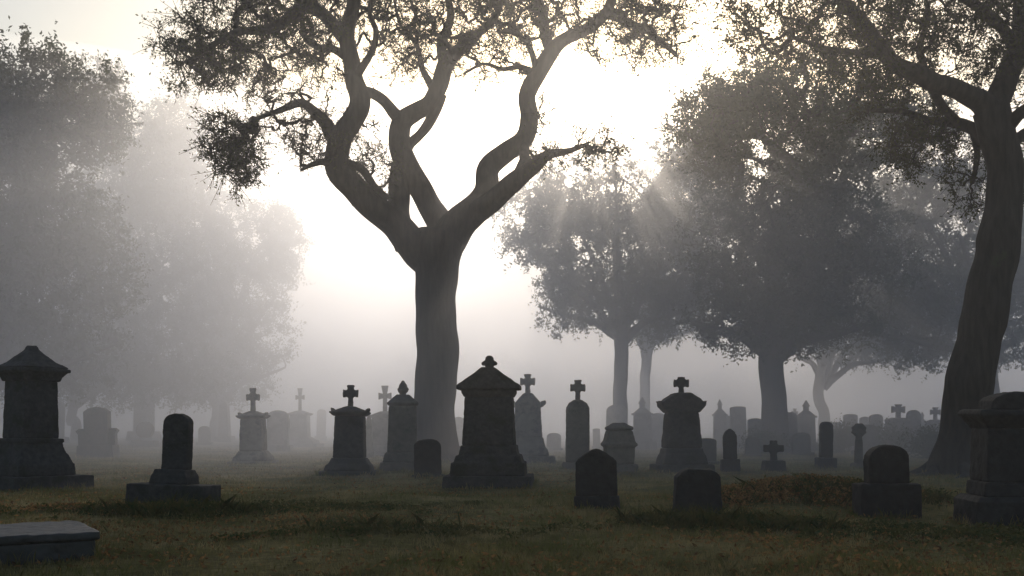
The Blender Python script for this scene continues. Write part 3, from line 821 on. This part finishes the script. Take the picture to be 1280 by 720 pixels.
m.frus("base", [(24, 22, 0, 8)], dr=.6)
m.prism("tablet", arch(14, 8, 52, 6), 6)
m = Stone("obelisk", "pale lone obelisk fading into mist left of the slim cross pedestal", "obelisk", 281, 74, "limestone")
m.frus("base", [(22, 20, 0, 8)])
m.frus("shaft", [(13, 10, 8, 46), (10, 1, 46, 54)])

# --- hazy background stones; one call each
def far_tablet(label, px, d, w, h, rise=.3, mat="limestone", rz=0):
    m = Stone("headstone", label, "headstone", px, d, mat, rz=rz, group="distant gravestones in the mist")
    m.frus("base", [(w * 1.35, w * 1.3, 0, h * .16)], dr=.5)
    m.prism("tablet", arch(w, h * .16, h, w * rise), w * .35)
def far_spire(label, px, d, w, h, mat="limestone"):
    m = Stone("spire_monument", label, "monument", px, d, mat, group="distant gravestones in the mist")
    m.frus("base", [(w * 1.5, w * 1.4, 0, h * .18)])
    m.frus("shaft", [(w, w * .9, h * .18, h * .66)])
    m.frus("cap", [(w * 1.1, w * 1.1, h * .66, h * .7), (w * .95, w * .3, h * .7, h * .8)])
    m.frus("finial", [(w * .28, w * .3, h * .8, h * .88), (w * .42, w * .06, h * .88, h)])
def far_cross(label, px, d, w, h, mat="limestone"):
    m = Stone("cross_monument", label, "cross monument", px, d, mat, group="distant gravestones in the mist")
    m.frus("base", [(w * 1.6, w * 1.4, 0, h * .2)])
    m.frus("shaft", [(w, w * .9, h * .2, h * .66), (w * 1.1, w * .5, h * .66, h * .72)])
    m.cross(h * .71, h * .29, w * .62)
far_tablet("misty pointed headstone at the right foot of the oak's trunk", 574, 56, 20, 42, .7)
far_tablet("low pale headstone just right of the round-shouldered cross monument", 692, 54, 18, 22, .3)
far_tablet("tiny square headstone visible just above the arched foreground headstone's right side", 746, 60, 9, 26, .12)
far_tablet("pale rounded headstone behind the waisted tomb and slim tree trunk", 770, 56, 26, 58, .35)
far_spire("pale urn-topped spire at the foot of the second slim tree trunk", 803, 58, 22, 66)
far_tablet("low dark headstone tucked behind the stout cross monument's right side", 883, 34, 24, 34, .15, "sandstone")
far_spire("misty thin spire monument rising above the slim pointed headstone's left side", 900, 60, 15, 62)
far_tablet("misty square-topped stone right of the thin spire monument", 924, 58, 19, 54, .1)
far_tablet("wide misty headstone at the left foot of the thick tree trunk", 944, 50, 18, 44, .2)
far_spire("misty spire monument between the thick and the thin tree trunks", 1007, 54, 20, 64, "sandstone")
far_tablet("misty headstone right behind the small stone cross", 986, 52, 22, 50, .25, "sandstone")
far_tablet("misty square headstone between the thin pale trunk and the round-headed marker", 1063, 56, 17, 46, .15)
far_tablet("misty headstone left of the largest distant cross at right", 1096, 54, 16, 46, .3)
far_cross("largest distant misty cross monument, above the broad arched headstone", 1122, 52, 26, 60, "sandstone")
far_tablet("misty round headstone just right of the largest distant cross", 1142, 53, 17, 52, .5)
far_cross("misty cross monument nearest the dark leaning oak's left side", 1169, 54, 20, 55)
far_tablet("low misty headstone left of the dark leaning oak, between two distant crosses", 1156, 48, 20, 34, .4, "sandstone")
far_tablet("low dark misty headstone behind the round-headed marker", 1084, 46, 26, 38, .3, "sandstone")
far_tablet("faint headstone left of the urn-topped dark pedestal monument", 401, 84, 11, 40, .4)
far_tablet("faint low headstone between obelisk and narrow foreground headstone", 256, 66, 15, 24, .4)
far_tablet("faint headstone beyond the eared stout cross monument's left side", 822, 62, 18, 44, .4)
far_tablet("dim low headstone at right foot of the thick tree trunk", 1002, 44, 22, 30, .3, "sandstone")
far_tablet("dim headstone left of the small stone cross", 940, 42, 18, 26, .3, "sandstone")

far_tablet("small misty headstone left of the misty square-topped stone, beside the spire", 912, 64, 11, 40, .4)
far_cross("faint distant cross standing between the thick trunk and the misty spire", 993, 66, 13, 48)
far_tablet("faint misty headstone between the round-headed marker and its square neighbour", 1080, 62, 13, 40, .4)
far_tablet("faint squat headstone just left of the square misty headstone by the thin trunk", 1046, 60, 14, 34, .2)
far_spire("faint small spire between the round misty stone and the oak-side cross", 1153, 62, 11, 46)
far_tablet("faint headstone showing right of the dark leaning oak's trunk", 1198, 50, 18, 36, .3)
def tufts():
    r = np.random.default_rng(77)
    P, H = [], []
    bpy.context.view_layer.update()
    for o in list(COL.objects):
        if o.type == "MESH" and o.parent and o.name.split(".")[0] in ("plinth", "base", "base_course", "tablet", "trunk") and 5 < o.parent.location.y < 45:
            w = [o.matrix_world @ v.co for v in o.data.vertices]
            g0 = o.parent.location.z
            if min(v.z for v in w) > g0 + .12: continue
            w = [v for v in w if v.z < g0 + .35]
            cx = sum(v.x for v in w) / len(w); cy = sum(v.y for v in w) / len(w)
            pts = sorted([(v.x, v.y) for v in w], key=lambda p: math.atan2(p[1] - cy, p[0] - cx))
            rr = max(math.hypot(p[0] - cx, p[1] - cy) for p in pts)
            pts = [p for p in pts if math.hypot(p[0] - cx, p[1] - cy) > rr * .9]
            pts = [p for i, p in enumerate(pts) if i == 0 or math.hypot(p[0] - pts[i - 1][0], p[1] - pts[i - 1][1]) > .05]
            for i in range(len(pts)):
                a, b = np.array(pts[i]), np.array(pts[(i + 1) % len(pts)])
                L_ = np.linalg.norm(b - a); n = int(L_ * 170)
                t = r.random(n)[:, None]
                q = a + (b - a) * t
                out = q - np.array([cx, cy]); out /= np.linalg.norm(out, axis=1)[:, None] + 1e-6
                q = q + out * np.abs(r.normal(0, .05, n))[:, None]
                P.append(q)
                H.append((.05 + .11 * r.random(n) ** 2) * (.6 + .7 * (np.sin(q[:, 0] * 5 + q[:, 1] * 4) > 0)))
    P = np.concatenate(P); H = np.concatenate(H); n = len(P)
    z = gz(P[:, 0], P[:, 1]) - .01
    a = r.uniform(0, 6.283, n); la = r.uniform(0, 6.283, n); ln = H * r.uniform(.1, .8, n)
    wd_ = .0045 * np.sqrt(np.clip(P[:, 1] / 12, .7, 3))
    p = np.stack([P[:, 0], P[:, 1], z], -1)
    sd = np.stack([np.cos(a) * wd_, np.sin(a) * wd_, 0 * a], -1)
    tip = np.stack([np.cos(la) * ln, np.sin(la) * ln, H], -1); mid = tip * np.array([.35, .35, .6])
    V = np.stack([p - sd, p + sd, p + mid + sd * .6, p + tip, p + mid - sd * .6], 1)
    o = link("grass_tufts", np_mesh("grass_tufts", V.reshape(-1, 3), np.arange(n)[:, None] * 5 + np.array([[0, 1, 2, 3, 4]]), 5), M["grass"])
    tag(o, "longer unmown grass fringing the feet of stones and trunks", "grass", kind="stuff")
tufts()

# low shrubs in the dim ground right of centre
def shrub(label, px, d, w, h, seed):
    r = np.random.default_rng(seed)
    x = (px - 640) / F * d; s = d / F
    root = empty("shrub", (x, d, float(gz(x, d))))
    tag(root, label, "shrub", "low shrubs among the distant stones")
    n = 60
    c = r.normal(size=(n, 3)) * np.array([w * s * .22, w * s * .16, h * s * .2]) + np.array([0, 0, h * s * .5])
    c[:, 2] = np.abs(c[:, 2])
    t = np.linspace(0, 1, 6)
    P = c[:, None] * np.array([1, 1, 1]) * t[None, :, None] ** np.array([1.4, 1.4, .8])
    v, f = chains_mesh(P, np.tile(np.linspace(.02, .006, 6), (n, 1)), 4)
    link("stem", np_mesh("stem", v, f, 4), M["bark"], root)
    lp = np.repeat(c, 60, 0) + r.normal(size=(n * 60, 3)) * .2
    lp[:, 2] = np.maximum(lp[:, 2], .03)
    v, f = leaf_quads(lp, .04, .08, r)
    link("foliage", np_mesh("foliage", v, f, 4), M["far_leaf"], root)
shrub("low bushy shrub behind the small stone cross at right", 955, 46, 60, 32, 1)
shrub("low spreading shrub beneath the largest distant cross", 1120, 47, 90, 34, 2)
shrub("low shrub at the left foot of the dark leaning oak", 1165, 40, 60, 36, 3)
shrub("low shrub right of the slim round-topped tablet", 1052, 48, 50, 34, 4)

# -------------------------------------------------------------------- haze
def haze():
    bpy.ops.mesh.primitive_cube_add(size=1)
    o = bpy.context.object; o.name = "haze"; o.data.name = "haze"
    o.scale = (480, 380, 32); o.location = (0, 150, 14.6)
    m, N, L = new_mat("haze_air")
    out = N.new("ShaderNodeOutputMaterial")
    v = N.new("ShaderNodeVolumePrincipled")
    v.inputs["Color"].default_value = (0.83, 0.885, 1.0, 1)
    v.inputs["Density"].default_value = HAZE_D
    v.inputs["Anisotropy"].default_value = HAZE_G
    L.new(v.outputs[0], out.inputs["Volume"])
    o.data.materials.append(m)
    tag(o, "pale morning mist hanging over the whole cemetery", "mist", kind="stuff")
def bank():
    """denser mist lying on the ground from the middle rows of graves backwards"""
    xs_ = np.linspace(-150, 150, 90); ys_ = np.concatenate([np.linspace(20, 80, 61), np.linspace(84, 260, 40)])
    X, Y = np.meshgrid(xs_, ys_)
    def sm(a, b, v):
        t = np.clip((v - a) / (b - a), 0, 1); return t * t * (3 - 2 * t)
    left = sm(-4, 30, -(X + 0.02 * Y))
    h = 0.12 + (0.58 + 0.10 * left) * np.maximum(Y - 20, 0.01) * sm(17, 35, Y)
    h *= 1 + 0.24 * vnoise(X, Y, 0.13, 3) * sm(20, 30, Y)
    h = (h ** -5.0 + 28.0 ** -5.0) ** -0.2
    h *= 0.06 + 0.94 * sm(0, 20, 150 - np.abs(X)) * sm(0, 20, 260 - Y)
    T = np.stack([X, Y, h], -1); B = np.stack([X, Y, -0.9 + 0 * X], -1)
    ny_, nx_ = X.shape
    i = np.arange(nx_ * ny_).reshape(ny_, nx_); j = i + nx_ * ny_
    q = lambda a: np.stack([a[:-1, :-1], a[:-1, 1:], a[1:, 1:], a[1:, :-1]], -1).reshape(-1, 4)
    rim = np.concatenate([i[0, :], i[1:, -1], i[-1, -2::-1], i[-2:0:-1, 0]])
    rim2 = rim + nx_ * ny_
    side = np.stack([rim2, np.roll(rim2, -1), np.roll(rim, -1), rim], -1)
    m, N, L = new_mat("mist_bank_air")
    out = N.new("ShaderNodeOutputMaterial"); v = N.new("ShaderNodeVolumePrincipled")
    v.inputs["Color"].default_value = (0.83, 0.885, 1.0, 1)
    v.inputs["Density"].default_value = BANK_D
    v.inputs["Anisotropy"].default_value = HAZE_G
    L.new(v.outputs[0], out.inputs["Volume"])
    o = link("ground_mist", np_mesh("ground_mist", np.concatenate([T.reshape(-1, 3), B.reshape(-1, 3)]),
             np.concatenate([q(i), q(j)[:, ::-1], side]), 4, True), m)
    tag(o, "denser low mist lying between the distant gravestones and tree trunks", "mist", kind="stuff")
BANK_D = 0.028
HAZE_D = 0.0016
HAZE_G = 0.68
haze()
bank()

# ------------------------------------------------------------ light and sky
SUN_DIR = Vector(((740 - 640) / F, 1, (HZ - 125) / F)).normalized()
elev = math.asin(SUN_DIR.z)
azim = math.atan2(SUN_DIR.x, SUN_DIR.y)
ld = bpy.data.lights.new("sun", "SUN")
ld.energy = 4.6
ld.angle = math.radians(0.6)
ld.color = (1.0, 0.81, 0.60)
lo = bpy.data.objects.new("sun", ld)
lo.rotation_euler = (-SUN_DIR).to_track_quat("-Z", "Y").to_euler()
lo.location = (0, 0, 60)
COL.objects.link(lo)

w = bpy.data.worlds.new("World"); S.world = w; w.use_nodes = True
N, L = w.node_tree.nodes, w.node_tree.links
N.clear()
sky = N.new("ShaderNodeTexSky"); sky.sky_type = "NISHITA"; sky.sun_disc = False
sky.sun_elevation = elev; sky.sun_rotation = azim
sky.air_density = 1.5; sky.dust_density = 3.8; sky.ozone_density = 2.5
bg = N.new("ShaderNodeBackground"); bg.inputs[1].default_value = 0.10
wo = N.new("ShaderNodeOutputWorld")
L.new(sky.outputs[0], bg.inputs[0]); L.new(bg.outputs[0], wo.inputs[0])

# ------------------------------------------------------------------ camera
cd = bpy.data.cameras.new("camera")
cd.lens = 35; cd.sensor_width = 36
cd.shift_y = (HZ - 360) / 1280
cd.clip_start = 0.1; cd.clip_end = 2000
cam = bpy.data.objects.new("camera", cd)
cam.location = (0, 0, EYE); cam.rotation_euler = (math.radians(90), 0, 0)
COL.objects.link(cam); S.camera = cam

S.view_settings.view_transform = "Standard"
S.view_settings.look = "None"
S.view_settings.exposure = 0.08
S.view_settings.gamma = 1.0
S.cycles.volume_bounces = 3
S.cycles.max_bounces = 7
S.cycles.use_denoising = True
